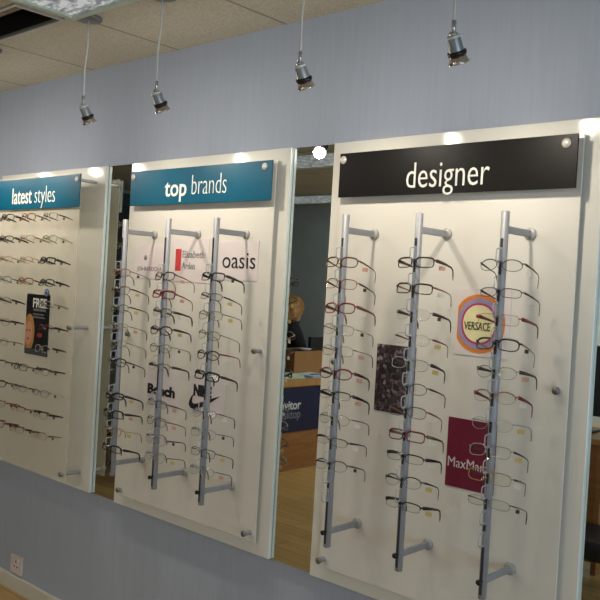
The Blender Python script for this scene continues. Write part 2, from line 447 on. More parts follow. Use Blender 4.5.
# ------------------------------------------------------------------ display boards
ZT, ZB = 1.95, .60
def board(x0, x1, label, sx0, sx1, sz0, sz1, sy, caps, opal=True):
    """white backing board, an acrylic sheet held off it (front face at y=sy) and its standoffs (x, z)"""
    t = thing('display_board', label, 'display board', ((x0 + x1) / 2, 0, ZB), 'white eyewear display boards')
    cx = (x0 + x1) / 2
    m = MB(); m.box(x0 - cx, x1 - cx, 0, .013, 0, ZT - ZB, .0015)
    for f in m.bm.faces:
        if abs(f.normal.x) > .7: f.material_index = 1
    bm_ = m.bm; bm_.normal_update()
    for f in bm_.faces: f.material_index = 1 if abs(f.normal.x) > .7 else 0
    m.build('backing_board', [M_board, M_edge], t)
    for zz in (.2, 1.1): MB().box(x0 - cx + .08, x1 - cx - .08, .0128, WY - .002, zz, zz + .06).build('wall_batten', M_dark, t)
    MB().box(sx0 - cx, sx1 - cx, sy, sy + .004, sz0 - ZB, sz1 - ZB, .0008).build('face_sheet', M_sheet if opal else clear_mat('clear_acrylic', (253, 253, 251), .12, .30, .05, (244, 238, 222)), t)
    for x, z, ln in caps:
        m = MB(); Q = Matrix.Translation((x - cx, 0, z - ZB)) @ Matrix.Rotation(PI / 2, 4, 'X'); e = -sy + ln
        m.lathe([(.0075, 0), (.0075, e)], Q, 16); m.mi = 1; m.lathe([(0, e), (.0092, e), (.0100, e + .002), (.0096, e + .008), (0, e + .009)], Q, 20)
        m.build('standoff', [M_rail, M_knob], t)
    return t
B3 = board(-.865, -.009, 'white display board under the black designer sign', -.815, -.055, .645, 1.912, -.016, [(-.083, 1.278, .004), (-.083, .672, .004), (-.795, .672, .022), (-.795, 1.278, .006)])
B2 = board(-1.911, -1.046, 'white display board under the teal top brands sign', -1.862, -1.095, .645, 1.912, -.016, [(-1.120, 1.279, .026), (-1.120, .675, .026), (-1.845, .667, .010), (-1.845, 1.278, .006)])
B1 = board(-2.948, -2.083, 'white display board under the teal latest styles sign', -2.91, -2.138, .645, 1.912, -.082, [(-2.158, 1.278, .004), (-2.158, .674, .006), (-2.88, 1.278, .004), (-2.88, .674, .004)], False)

def header(x0, x1, z0, z1, y, m_face, label, caps, name='header_sign'):
    cx = (x0 + x1) / 2
    t = thing(name, label, 'sign', (cx, y, z0), 'header signs on the display boards')
    m = MB(); m.box(x0 - cx, x1 - cx, 0, .005, 0, z1 - z0, .0008); m.bm.normal_update()
    for f in m.bm.faces: f.material_index = 1 if f.calc_center_median().y > .0045 else 0
    m.build('sign_panel', [m_face, M_sheet], t)
    for x, z in caps:
        m = MB(); Q = Matrix.Translation((x - cx, 0, z - z0)) @ Matrix.Rotation(PI / 2, 4, 'X')
        m.lathe([(.0115, 0), (.0120, .001), (.0115, .003), (0, .0036)], Q, 20); m.build('screw_cap', M_cap, t)
        m = MB(); m.lathe([(.007, -.005), (.007, -(-y) + .0005)], Q, 14); m.build('spacer', M_steel, t)
    return t
H3 = header(-.803, -.058, 1.774, 1.906, -.042, M_black, 'black header sign with white word designer', [(-.789, 1.886), (-.087, 1.884)])
letters('designer', -.555, -.293, 1.793, 1.863, 'd', -.0421, M_white, H3, bold=-.006)
H2 = header(-1.853, -1.088, 1.774, 1.906, -.042, M_teal, 'teal header sign with white words top brands', [(-1.838, 1.885), (-1.122, 1.886)])
letters('top', -1.640, -1.515, 1.802, 1.856, 't', -.0421, M_white, H2, bold=.012)
letters('brands', -1.486, -1.303, 1.806, 1.876, 'b', -.0421, M_white, H2, bold=-.016)
H1 = header(-2.905, -2.128, 1.772, 1.906, -.092, M_teal, 'teal header sign with white words latest styles', [(-2.152, 1.884), (-2.88, 1.884)])
letters('latest', -2.668, -2.500, 1.796, 1.866, 'l', -.0921, M_white, H1, bold=.006)
letters('styles', -2.476, -2.312, 1.798, 1.868, 'l', -.0921, M_white, H1, bold=-.016)

# ------------------------------------------------------------------ cards and posters on the sheets
def card(name, x0, x1, z0, z1, y, m, label, cat, group=None, t_=.0016):
    cx = (x0 + x1) / 2
    t = thing(name, label, cat, (cx, y, z0), group)
    MB().box(x0 - cx, x1 - cx, 0, t_, 0, z1 - z0).build('card_sheet', m, t)
    return t
M_card = pm('white_card', (226, 216, 214), .5, 0, .02, 8)
M_ink = pm('black_ink', (26, 24, 26), .6)
M_greyink = pm('grey_ink', (140, 136, 138), .6)
M_pinkink = pm('mauve_ink', (150, 112, 118), .6)
Y0 = -.0178
G = 'small brand cards behind the top brands rails'
c = card('brand_card', -1.832, -1.645, 1.497, 1.632, Y0, M_card, 'white card with a small grey dot above thin grey lettering', 'card', G)
letters('JOHN', -1.815, -1.748, 1.527, 1.543, 'H', Y0, M_greyink, c); letters('ROCHA', -1.740, -1.664, 1.527, 1.543, 'H', Y0, M_pinkink, c)
m = MB(); m.lathe([(0, 0), (.010, 0), (.010, .001), (0, .001)], Matrix.Translation((-1.765 + 1.7385, 0, 1.577 - 1.497)) @ Matrix.Rotation(PI / 2, 4, 'X'), 20); m.build('printed_dot', M_greyink, c)
c = card('brand_card', -1.600, -1.402, 1.493, 1.650, Y0, M_card, 'white card with a red rectangle beside two lines of grey lettering', 'card', G)
MB().box(-1.585 + 1.501, -1.553 + 1.501, -.001, 0, 1.532 - 1.493, 1.612 - 1.493).build('red_block', pm('red_ink', (200, 62, 58), .6), c)
letters('Elizabeth', -1.546, -1.426, 1.581, 1.606, 'E', Y0, M_greyink, c); letters('Arden', -1.546, -1.474, 1.540, 1.564, 'A', Y0, M_greyink, c)
c = card('brand_card', -1.347, -1.154, 1.508, 1.644, Y0, M_card, 'white card with the black lowercase word oasis', 'card', G)
letters('oasis', -1.328, -1.166, 1.549, 1.587, 'o', Y0, M_ink, c, bold=-.004)
c = card('brand_card', -1.716, -1.519, 1.030, 1.160, Y0, M_card, 'white card with bold black lettering behind the middle rail, beside the tick mark card', 'card', G)
letters('Bench', -1.708, -1.546, 1.064, 1.103, 'B', Y0, M_ink, c, bold=.045)
c = card('brand_card', -1.470, -1.284, 1.035, 1.164, Y0, M_card, 'white card with four black capitals over a curved black tick mark', 'card', G)
letters('NIKE', -1.442, -1.346, 1.090, 1.131, 'N', Y0, M_ink, c, bold=.055)
sw = [(-1.302, 1.104), (-1.345, 1.090), (-1.39, 1.073), (-1.425, 1.062), (-1.443, 1.061), (-1.449, 1.068), (-1.447, 1.082), (-1.437, 1.098), (-1.452, 1.086), (-1.463, 1.070), (-1.465, 1.054), (-1.456, 1.044), (-1.438, 1.041), (-1.41, 1.047), (-1.36, 1.069)]
MB().poly([(x + 1.377, -.001, z - 1.035) for x, z in sw], (0, .001, 0)).build('curved_tick', M_ink, c)

# designer board posters
c = card('ring_poster', -.381, -.222, 1.341, 1.520, Y0, M_card, 'square poster with orange, lilac and magenta rings around black lettering', 'poster')
def oval(a, b, y, m, name, cx=-.311, cz=1.427, clip=-.3765):
    pts = []
    for k in range(56):
        an = 2 * PI * k / 56; ca, sa = math.cos(an), math.sin(an)
        x = cx + a * math.copysign(abs(ca) ** .94, ca); z = cz + b * math.copysign(abs(sa) ** .94, sa)
        pts.append((max(x, clip) + .3015, y - Y0, z - 1.341))
    MB().poly(pts, (0, .0004, 0)).build(name, m, c)
oval(.076, .078, Y0 - .0005, pm('orange_ink', (232, 140, 52), .5, rgb2=(214, 112, 40), scale=18), 'orange_ring')
oval(.066, .068, Y0 - .0010, pm('lilac_ink', (158, 146, 176), .5), 'lilac_ring', clip=-.3735)
oval(.053, .055, Y0 - .0015, pm('magenta_ink', (188, 58, 112), .5), 'magenta_ring')
oval(.0475, .0495, Y0 - .0020, pm('cream_ink', (238, 230, 176), .5), 'cream_disc')
letters('VERSACE', -.354, -.276, 1.410, 1.431, 'V', Y0 - .0021, M_ink, c)
m = MB(); m.lathe([(0, 0), (.005, 0), (.005, .0006), (0, .0006)], Matrix.Translation((-.315 + .3015, Y0 - .0021 - Y0, 1.447 - 1.341)) @ Matrix.Rotation(PI / 2, 4, 'X'), 16); m.build('red_emblem', pm('crimson_ink', (170, 40, 48), .5), c)
card('photo_poster', -.640, -.505, 1.152, 1.346, Y0, crowd_print(), 'dark grey and mauve photographic poster behind the middle rail of the designer board', 'poster')
c = card('maroon_poster', -.386, -.240, .984, 1.170, Y0, pm('maroon_ink', (112, 20, 50), .45, 0, .06, 9), 'maroon poster with white serif style lettering at the foot of the designer board', 'poster')
letters('MaxMara', -.380, -.256, 1.038, 1.064, 'M', Y0, pm('pale_print', (214, 200, 198), .5), c, bold=-.004)

# leaflet on the latest styles board
LYY = -.0840
c = card('leaflet', -2.510, -2.322, 1.141, 1.402, LYY, pm('leaflet_black', (26, 26, 28), .35, 0, .1, 10), 'black leaflet headed FREE with a blonde woman pictured, on the latest styles board', 'leaflet')
letters('FREE', -2.455, -2.345, 1.345, 1.385, 'F', LYY, M_white, c, bold=.016)
def blob(cx, cz, a, b, y, m, name, x0=None):
    pts = []
    for k in range(32):
        an = 2 * PI * k / 32
        x = cx + a * math.cos(an)
        pts.append(((max(x, x0) if x0 else x) + 2.416, y, cz + b * math.sin(an) - 1.141))
    return MB().poly(pts, (0, .0003, 0)).build(name, m, c)
blob(-2.478, 1.235, .045, .080, -.0005, pm('printed_blonde', (190, 140, 84), .5, rgb2=(150, 100, 56), scale=26, stretch=(1, 1, .2)), 'printed_hair', -2.5095)
blob(-2.482, 1.232, .030, .052, -.0009, pm('printed_skin', (206, 152, 118), .5), 'printed_face', -2.5092)
blob(-2.470, 1.243, .007, .003, -.0013, M_ink, 'printed_eye'); blob(-2.496, 1.243, .007, .003, -.0013, M_ink, 'printed_eye')
blob(-2.483, 1.207, .010, .004, -.0013, pm('printed_lips', (160, 66, 66), .5), 'printed_lips')
for z, w_, k in ((1.330, .10, .010), (1.313, .085, .006), (1.300, .095, .006)):
    MB().box(-2.450 + 2.416, -2.450 + w_ + 2.416, -.0006, 0, z - 1.141, z + k - 1.141).build('printed_line', pm('leaflet_grey_ink', (110, 108, 106), .5), c)
blob(-2.39, 1.228, .022, .010, -.0006, pm('printed_red', (150, 50, 44), .5), 'printed_frame')
MB().box(-2.5095 + 2.416, -2.3225 + 2.416, -.0006, 0, .003, .024).build('printed_strip', pm('leaflet_strip', (70, 72, 80), .4, 0, .2, 40), c)
t = thing('round_badge', 'small blue round badge on the top corner of the black leaflet', 'badge', (-2.345, -.0862, 1.412))
MB().lathe([(0, 0), (.017, 0), (.018, .001), (.017, .002), (0, .0022)], Matrix.Rotation(PI / 2, 4, 'X'), 24).build('badge_disc', pm('badge_blue', (66, 84, 130), .4), t)
MB().lathe([(.012, .0023), (.012, .003), (.0095, .003), (.0095, .0023)], Matrix.Rotation(PI / 2, 4, 'X'), 24).build('badge_ring', pm('badge_pale', (176, 184, 204), .4), t)

# ------------------------------------------------------------------ eyeglasses
COLS = {'dark brown': (58, 40, 32), 'black': (24, 22, 24), 'burgundy': (112, 26, 32), 'gold': (176, 146, 88), 'silver': (158, 158, 156), 'tortoiseshell': (104, 62, 36),
        'gunmetal': (92, 92, 92), 'olive': (120, 116, 78), 'copper': (156, 88, 56), 'red': (164, 48, 36), 'pale brown': (150, 112, 84)}
METALS = ('gold', 'silver', 'gunmetal', 'copper', 'olive')
def fmat(c): return pm('frame_' + c.replace(' ', '_'), COLS[c], .3, .45 if c in METALS else 0, .18, 120)
M_lens = clear_mat('spectacle_lens', (246, 247, 246), .05)
M_tags = {'w': pm('tag_white', (226, 220, 206), .6), 'y': pm('tag_yellow', (204, 182, 116), .6), 'd': pm('tag_dark', (70, 58, 44), .6), 'p': pm('tag_pink', (206, 160, 142), .6)}
M_pad = clear_mat('nose_pad', (240, 238, 230), .1, .4, .1, (230, 226, 214))
SHAPES = {'rect': (.0245, .0134, 4.0), 'soft': (.0242, .0147, 2.9), 'oval': (.0238, .0150, 2.1), 'slim': (.0250, .0114, 3.0)}
LCX = .0312
def outline(shape, side, n=30, grow=0):
    a, b, e = SHAPES[shape]; a += grow; b += grow; out = []
    for k in range(n):
        an = 2 * PI * k / n; c_, s_ = math.cos(an), math.sin(an)
        x = a * math.copysign(abs(c_) ** (2 / e), c_); z = b * math.copysign(abs(s_) ** (2 / e), s_)
        if s_ > 0: z *= .92
        X = side * LCX + x * side
        out.append(Vector((X, 3.2 * X * X, z)))
    return out
CACHE = {}
def glasses_meshes(kind, shape, fc, tc, wide, straight):
    key = (kind, shape, fc, tc, wide, straight)
    if key in CACHE: return CACHE[key]
    fr, tm = fmat(fc), fmat(tc); parts = []
    r = {'full': .0019, 'thick': .0027, 'half': .0018, 'wire': .00115, 'rimless': .0009}[kind]
    m = MB()
    for s in (-1, 1):
        pts = outline(shape, s)
        if kind == 'half':
            n = len(pts); top = pts[:n // 2 + 1]; m.tube(top, r, 6)
            m.tube([pts[k % n] for k in range(n // 2, n + 1)], .0006, 5)
        elif kind == 'rimless': m.tube(pts, .0006, 5, closed=True)
        else: m.tube(pts, [r * (1.25 if p.z > 0 else .85) for p in pts], 6, closed=True)
    a = SHAPES[shape][0]; b = SHAPES[shape][1]; g = LCX - a
    m.tube([(-g, 0, b * .25), (-g * .5, -.002, b * .48), (0, -.003, b * .55), (g * .5, -.002, b * .48), (g, 0, b * .25)], max(r, .0013), 6)
    for s in (-1, 1):
        x1 = LCX + a; er = max(r, .0016) if kind not in ('wire', 'rimless') else .0014
        m.tube([(s * (x1 - .002), 3.2 * x1 * x1 - .0005, b * .42), (s * (x1 + .003), 3.2 * x1 * x1 + .001, b * .46), (s * (x1 + .0045), 3.2 * x1 * x1 + .005, b * .44)], [er, er * 1.3, er * 1.2], 6)
    parts.append(('frame_front', m.mesh('frame_front', fr)))
    for s in (-1, 1):
        m = MB(); o = outline(shape, s, 24, -.0006)
        cv = m.bm.verts.new((s * LCX, 3.2 * LCX * LCX - .0008, 0)); vs = [m.bm.verts.new(p) for p in o]
        for k in range(24):
            f = m.bm.faces.new((cv, vs[k], vs[(k + 1) % 24])); f.smooth = True
        parts.append(('lens', m.mesh('lens', M_lens)))
    for s in (-1, 1):
        x1 = LCX + a + .0045; y1 = 3.2 * (LCX + a) ** 2 + .004; z1 = b * .44
        h0 = {'n': .0018, 'm': .0030, 'w': .0052}[wide]
        L_ = .066 if straight else .072
        pts = [(s * x1, y1, z1), (s * (x1 + .001), y1 + .02, z1 + .0004), (s * (x1 + .001), y1 + L_ * .6, z1 + .0002), (s * (x1 - .001), y1 + L_, z1 - .001)]
        rs = [h0, h0 * .92, h0 * .7, max(h0 * .5, .0013)]
        if not straight:
            pts += [(s * (x1 - .002), y1 + L_ + .010, z1 - .006), (s * (x1 - .004), y1 + L_ + .017, z1 - .018), (s * (x1 - .005), y1 + L_ + .021, z1 - .031)]
            rs += [max(h0 * .55, .0017), max(h0 * .6, .0021), .0016]
        m = MB(); m.tube(pts, rs, 6, flat=.42 if wide != 'n' else .8)
        parts.append(('temple', m.mesh('temple', tm)))
    m = MB()
    for s in (-1, 1):
        m.lathe([(0, -.001), (.0022, -.0006), (.0026, 0), (.0018, .0008), (0, .001)], Matrix.Translation((s * .0062, .006, -.004)) @ Matrix.Rotation(s * .9, 4, 'Y') @ Matrix.Scale(1.6, 4, (0, 0, 1)), 10)
        m.tube([(s * .0075, .0015, .001), (s * .008, .005, .0005), (s * .0064, .0062, -.003)], .0005, 5)
    parts.append(('nose_pads', m.mesh('nose_pads', M_pad)))
    CACHE[key] = parts
    return parts
TAGM = {}
def tag_mesh(k):
    if k not in TAGM:
        m = MB(); m.tube([(0, 0, 0), (.0005, 0, -.006)], .0004, 5); m.box(-.009, .008, -.0006, .0006, -.017, -.006)
        if k == 'd': m.bm.clear(); m.box(-.0045, .0045, -.0008, .0008, -.011, -.002); m.tube([(0, 0, 0), (0, 0, -.003)], .0005, 5)
        TAGM[k] = m.mesh('price_tag', M_tags[k])
    return TAGM[k]
RIMWORD = {'full': 'full-rim', 'thick': 'thick-rimmed', 'half': 'half-rim', 'wire': 'wire-rim', 'rimless': 'rimless'}
def eyeglasses(loc, spec, where, group, tilt=0.16, yaw=0.0, straight=False, tagc='w', roll=0.0):
    kind, shape, fc, tc, wide = spec
    lab = f'{fc} {RIMWORD[kind]} glasses' + (f' with {tc} arms' if tc != fc else '') + f', {where}'
    t = thing('eyeglasses', lab, 'glasses', loc, group)
    t.rotation_euler = (-tilt, roll, yaw)
    for nm, me in glasses_meshes(kind, shape, fc, tc, wide, straight):
        o = bpy.data.objects.new(nm, me); COL.objects.link(o); o.parent = t
    if tagc:
        a, b, _ = SHAPES[shape]; o = bpy.data.objects.new('price_tag', tag_mesh(tagc)); COL.objects.link(o); o.parent = t
        o.location = (LCX + a + .0052, .042 if not straight else .036, b * .44 - .002); o.rotation_euler = (tilt, 0, .35 - yaw)
    return t
ORD = ['top', 'second', 'third', 'fourth', 'fifth', 'sixth', 'seventh', 'eighth', 'ninth', 'tenth', 'eleventh']

# ------------------------------------------------------------------ display rails
RY = -.152
def rail_shared():
    R = {}
    m = MB(); Q = Matrix.Identity(4); m.lathe([(0, -.4715), (.0085, -.4715), (.0102, -.470), (.0102, .470), (.0085, .4715), (0, .4715)], Q, 20); R['tube'] = m.mesh('rail_tube', M_rail)
    m = MB(); m.box(-.0032, .0032, -.0112, -.0098, -.46, .405); z = .40; rr = random.Random(3)
    R['strip'] = m.mesh('lock_strip', M_slot)
    m = MB(); m.box(-.004, .004, .008, .132, -.009, .009, .0015); R['arm'] = m.mesh('rail_arm', M_rail)
    m = MB(); m.lathe([(0, 0), (.016, 0), (.016, .004), (.0145, .006), (0, .006)], Matrix.Rotation(PI / 2, 4, 'X'), 24); R['plate'] = m.mesh('wall_plate', M_plate)
    m = MB(); m.lathe([(0, 0), (.0045, 0), (.0045, .008), (.0068, .009), (.0068, .015), (0, .016)], Matrix.Rotation(PI / 2, 4, 'X'), 16); R['knob'] = m.mesh('thumb_screw', M_lampring)
    # clear plastic holder: rectangular loop standing out in front of the tube
    m = MB(); L_ = [(0, 0), (-.018, 0), (-.023, .003), (-.023, .026), (-.018, .030), (0, .030)]
    for (a, b), (c_, d) in zip(L_, L_[1:]):
        m.tube([(0, a, b), (0, c_, d)], .0017, 6)
    m.box(-.004, .004, -.003, .002, -.004, .034, .001); m.tube([(0, 0, 0), (0, -.016, -.001)], .003, 6)
    R['clip'] = m.mesh('holder_clip', M_clip)
    return R
RS = rail_shared()
def rail(x, zs, label, dx=0.0):
    t = thing('display_rail', label, 'rail', (x, RY, 1.237), 'metal display rails on the boards')
    def add(nm, me, loc):
        o = bpy.data.objects.new(nm, me); COL.objects.link(o); o.parent = t; o.location = loc; return o
    add('rail_tube', RS['tube'], (0, 0, 0)); add('lock_strip', RS['strip'], (0, 0, 0))
    for z in (1.665, .810):
        a = add('rail_arm', RS['arm'], (0, 0, z - 1.237)); p_ = add('wall_plate', RS['plate'], (0, -.0162 - RY, z - 1.237))
        p_.rotation_euler = (0, 0, 0)
    add('thumb_screw', RS['knob'], (0, -.0095, .810 - 1.237))
    for z in zs: add('holder_clip', RS['clip'], (0, -.0105, z + .008 - 1.237))
    return t
F = lambda k, s, c, t, w: (k, s, c, t, w)
B_, K_, R_, G_, S_, T_, U_, O_, C_, E_, P_ = 'dark brown', 'black', 'burgundy', 'gold', 'silver', 'tortoiseshell', 'gunmetal', 'olive', 'copper', 'red', 'pale brown'
RAILS = [
 (-.180, "designer board's right rail", [1.578, 1.512, 1.447, 1.388, 1.320, 1.2615, 1.194, 1.130, 1.068, 1.006, .944, .890], [
   F('wire', 'oval', U_, B_, 'm'), F('wire', 'slim', U_, B_, 'm'), F('rimless', 'rect', C_, R_, 'w'), F('full', 'soft', K_, P_, 'm'), F('wire', 'oval', S_, B_, 'w'),
   F('half', 'oval', P_, R_, 'w'), F('rimless', 'oval', S_, S_, 'n'), F('wire', 'soft', S_, K_, 'm'), F('wire', 'soft', G_, B_, 'm'), F('rimless', 'slim', U_, U_, 'n')]),
 (-.428, "designer board's middle rail", [1.579, 1.511, 1.4436, 1.379, 1.3146, 1.2513, 1.1906, 1.1273, 1.0692, 1.007, .945], [
   F('full', 'rect', B_, B_, 'w'), F('full', 'rect', B_, P_, 'm'), F('rimless', 'oval', S_, B_, 'w'), F('rimless', 'oval', S_, R_, 'm'), F('wire', 'soft', S_, K_, 'w'),
   F('wire', 'oval', U_, B_, 'm'), F('wire', 'soft', U_, C_, 'm'), F('full', 'rect', R_, O_, 'w'), F('half', 'slim', K_, K_, 'w'), F('half', 'oval', U_, K_, 'm'), F('half', 'slim', K_, K_, 'w')]),
 (-.676, "designer board's left rail", [1.575, 1.514, 1.4455, 1.385, 1.3255, 1.261, 1.201, 1.133, 1.0706, 1.003, .9457, .8917], [
   F('full', 'soft', T_, T_, 'm'), F('wire', 'soft', C_, B_, 'm'), F('full', 'soft', R_, T_, 'w'), F('wire', 'soft', S_, P_, 'n'), F('rimless', 'soft', U_, P_, 'n'),
   F('full', 'oval', R_, B_, 'w'), F('half', 'slim', B_, K_, 'w'), F('wire', 'oval', S_, U_, 'n'), F('half', 'slim', U_, K_, 'm'), F('half', 'oval', U_, U_, 'm')]),
 (-1.219, "top brands board's right rail", [1.5162, 1.4522, 1.3899, 1.3258, 1.2601, 1.1928, None, 1.0694, 1.0052, .9426, .8816], [
   F('full', 'rect', K_, K_, 'w'), F('wire', 'slim', U_, K_, 'm'), F('wire', 'soft', O_, O_, 'n'), F('wire', 'oval', O_, P_, 'n'), F('full', 'oval', B_, R_, 'm'), F('thick', 'rect', K_, K_, 'w'),
   None, F('wire', 'oval', S_, K_, 'n'), F('wire', 'soft', S_, U_, 'n'), F('wire', 'rect', U_, K_, 'n'), F('wire', 'soft', S_, U_, 'n')]),
 (-1.468, "top brands board's middle rail", [1.5098, 1.447, 1.3843, 1.3215, 1.2604, 1.1957, None, 1.0698, 1.0068, .942, .8807], [
   F('full', 'soft', B_, P_, 'm'), F('thick', 'rect', R_, C_, 'm'), F('half', 'soft', U_, B_, 'w'), F('full', 'oval', B_, B_, 'w'), F('wire', 'oval', O_, O_, 'n'), F('half', 'slim', O_, B_, 'w'),
   None, F('half', 'slim', U_, U_, 'm'), F('wire', 'soft', U_, P_, 'm'), F('wire', 'soft', S_, B_, 'm'), F('wire', 'oval', S_, K_, 'n')]),
 (-1.718, "top brands board's left rail", [1.515, 1.449, 1.383, 1.317, 1.2544, 1.188, None, 1.0625, .9959, .9329, .8697], [
   F('wire', 'soft', C_, U_, 'n'), F('half', 'soft', T_, K_, 'm'), F('wire', 'oval', U_, B_, 'm'), F('wire', 'soft', S_, O_, 'n'), F('rimless', 'soft', O_, P_, 'n'), F('full', 'soft', K_, B_, 'm'),
   None, F('thick', 'slim', K_, K_, 'w'), F('full', 'rect', K_, K_, 'w'), F('wire', 'soft', P_, G_, 'n'), F('full', 'slim', K_, K_, 'w')])]
for x, where, zs, specs in RAILS:
    rail(x, [z for z in zs if z], f"slotted metal tube rail, {where}")
    rg = random.Random(int(abs(x) * 1000)); n = 0
    for z, sp in zip(zs, specs):
        if not sp: continue
        gap = 'below the empty clips' if False else ''
        eyeglasses((x + .004 + rg.uniform(-.003, .003), RY - .0175, z), sp, f'{ORD[n]} from top, {where}' if n else f'topmost, {where}', 'glasses on the ' + where,
                   tilt=rg.uniform(.16, .32), yaw=rg.uniform(-.09, .06), tagc=rg.choice(['w', 'y', 'd', 'w', 'p']), roll=rg.uniform(-.04, .04))
        n += 1

# glasses pegged through the clear sheet of the latest styles board
ROWZ = [1.724, 1.632, 1.542, 1.452, 1.362, 1.268, 1.181, 1.089, 1.000, .912, .824]
PCOL = [(-2.230, 'right column', [F('wire', 'soft', U_, K_, 'm'), F('wire', 'oval', O_, O_, 'n'), F('thick', 'rect', K_, K_, 'w'), F('full', 'soft', K_, K_, 'w'), F('wire', 'soft', S_, O_, 'm'),
          F('half', 'slim', R_, K_, 'w'), F('wire', 'soft', S_, K_, 'w'), F('half', 'soft', B_, B_, 'w'), F('wire', 'oval', U_, S_, 'n'), F('half', 'soft', K_, K_, 'w'), F('wire', 'soft', P_, B_, 'm')]),
        (-2.405, 'second-from-right column', [F('full', 'soft', T_, K_, 'm'), F('wire', 'soft', P_, T_, 'm'), F('wire', 'oval', P_, P_, 'n'), F('full', 'soft', C_, B_, 'm'), None, None, None,
          F('full', 'rect', B_, U_, 'm'), F('wire', 'oval', U_, K_, 'm'), F('half', 'slim', B_, E_, 'm'), F('half', 'soft', R_, B_, 'w')]),
        (-2.580, 'third-from-right column', [F('full', 'soft', K_, K_, 'w'), F('full', 'slim', K_, K_, 'w'), F('wire', 'soft', P_, B_, 'n'), F('wire', 'soft', U_, U_, 'm'), F('half', 'soft', U_, K_, 'w'),
          F('wire', 'soft', U_, K_, 'w'), F('wire', 'oval', O_, O_, 'm'), F('half', 'soft', U_, B_, 'm'), F('full', 'oval', K_, B_, 'm'), F('wire', 'soft', U_, R_, 'm'), F('full', 'soft', R_, B_, 'w')]),
        (-2.755, 'leftmost column in view', [F('full', 'soft', R_, R_, 'm'), F('full', 'slim', K_, B_, 'w'), F('wire', 'soft', C_, C_, 'm'), None, None, None, None, None, None, F('wire', 'oval', S_, U_, 'm'), F('full', 'soft', B_, B_, 'm')])]
for x, where, specs in PCOL:
    rg = random.Random(int(-x * 777))
    for i, sp in enumerate(specs):
        if sp:
            eyeglasses((x + rg.uniform(-.006, .006), -.165, ROWZ[i] + .006), sp, f'{ORD[i]} row' + f', {where}, latest styles board', 'glasses on the latest styles board',
                   tilt=rg.uniform(.16, .26), yaw=rg.uniform(-.05, .05), straight=True, tagc='d')

# ------------------------------------------------------------------ wall socket
t = thing('wall_socket', 'square white plug socket low on the wall above the skirting', 'socket', (-2.668, WY, .140))
MB().box(-.050, .050, -.010, 0, -.042, .042, .003, 2).build('socket_plate', pm('socket_plastic', (222, 208, 200), .4), t)
m = MB(); m.box(-.004, .004, -.0108, -.0100, .010, .020); m.box(-.018, -.008, -.0108, -.0100, -.012, -.006); m.box(.008, .018, -.0108, -.0100, -.012, -.006); m.build('pin_holes', M_dark, t)
MB().box(.014, .026, -.0135, -.0095, .016, .032, .001).build('switch', pm('socket_switch', (232, 222, 216), .4), t)

# ------------------------------------------------------------------ reception desk seen in the mirror
M_wood = pm('beech_veneer', (150, 104, 58), .45, 0, .16, 5, stretch=(1, 1, 9), bump=.05)
M_wood2 = pm('beech_edge', (176, 132, 80), .4, 0, .12, 5, stretch=(1, 8, 1))
DX = -3.65
t = thing('reception_desk', 'wooden reception desk with a navy banner on its front, reflected in the mirror', 'desk', (DX - .35, -3.0, FZ))
MB().box(.30, .335, -1.25, .85, 0, .68, .002).build('front_panel', M_wood, t)
for y in (-1.25, .825):
    MB().box(-.33, .30, y, y + .025, 0, .68, .002).build('side_panel', M_wood, t)
MB().box(-.36, .35, -1.32, .90, .68, .742, .004, 2).build('worktop', M_wood2, t)
b = thing('banner', 'navy banner with pale two line lettering hung on the reception desk front', 'banner', (DX - .0146, -3.0, .33))
MB().box(0, .004, -.32, .36, 0, .36, .001).build('banner_cloth', pm('navy_vinyl', (18, 26, 66), .5, 0, .08, 6), b)
BX = DX - .0146 + .0041
letters('navitor', -2.735, -3.018, .512, .577, 't', BX, pm('banner_pale_ink', (214, 218, 226), .5, emit=None), b, bold=.02, axis='y')
letters('desktop', -2.735, -3.018, .440, .500, 't', BX, pm('banner_grey_ink', (120, 126, 146), .5), b, bold=.01, axis='y')
TOP = FZ + .742
t = thing('storage_box', 'open brown box standing at the back of the reception desk', 'box', (-4.02, -3.40, TOP))
m = MB(); m.box(-.15, .15, -.18, .26, 0, .012); m.box(-.15, -.138, -.18, .26, 0, .20); m.box(.138, .15, -.18, .26, 0, .20); m.box(-.138, .138, -.18, -.168, 0, .20); m.box(-.138, .138, .248, .26, 0, .20)
m.build('box_shell', pm('kraft_card', (150, 108, 62), .8, 0, .06, 10), t)
m = MB(); m.box(-.13, .13, -.16, .24, .185, .196, .002); m.build('box_contents', pm('dark_folders', (40, 40, 44), .6, 0, .3, 20), t)
def papers(loc, w, d, n, m_, label, rot):
    t = thing('paper_stack', label, 'papers', loc, None); t.rotation_euler.z = rot
    m = MB(); rg = random.Random(n)
    for k in range(n):
        a, b_ = rg.uniform(-.006, .006), rg.uniform(-.006, .006); m.box(-w / 2 + a, w / 2 + a, -d / 2 + b_, d / 2 + b_, k * .004, k * .004 + .0032)
    m.build('sheets', m_, t)
papers((-3.78, -2.92, TOP), .20, .28, 7, pm('green_paper', (206, 222, 196), .7), 'pale green paper stack on the reception desk corner', .2)
papers((-3.76, -3.24, TOP), .20, .26, 5, pm('blue_paper', (186, 204, 222), .7), 'pale blue papers on the reception desk in front of the brown box', -.15)
t = thing('pen', 'dark pen lying on the pale blue papers', 'pen', (-3.70, -3.22, TOP + .0245))
m = MB(); m.tube([(0, -.07, 0), (0, .05, 0), (0, .062, 0), (0, .07, 0)], [.0045, .0045, .003, .001], 8); m.build('barrel', pm('pen_navy', (24, 34, 70), .3), t)
MB().tube([(.0045, -.068, .002), (.005, -.03, .003)], .001, 6).build('clip', M_steel, t)
t = thing('white_dish', 'small white dish on top of the brown box', 'dish', (-3.95, -3.36, TOP + .1962))
MB().lathe([(0, 0), (.03, 0), (.055, .018), (.053, .020), (.03, .006), (0, .005)], None, 20).build('bowl', pm('white_china', (226, 230, 232), .2), t)
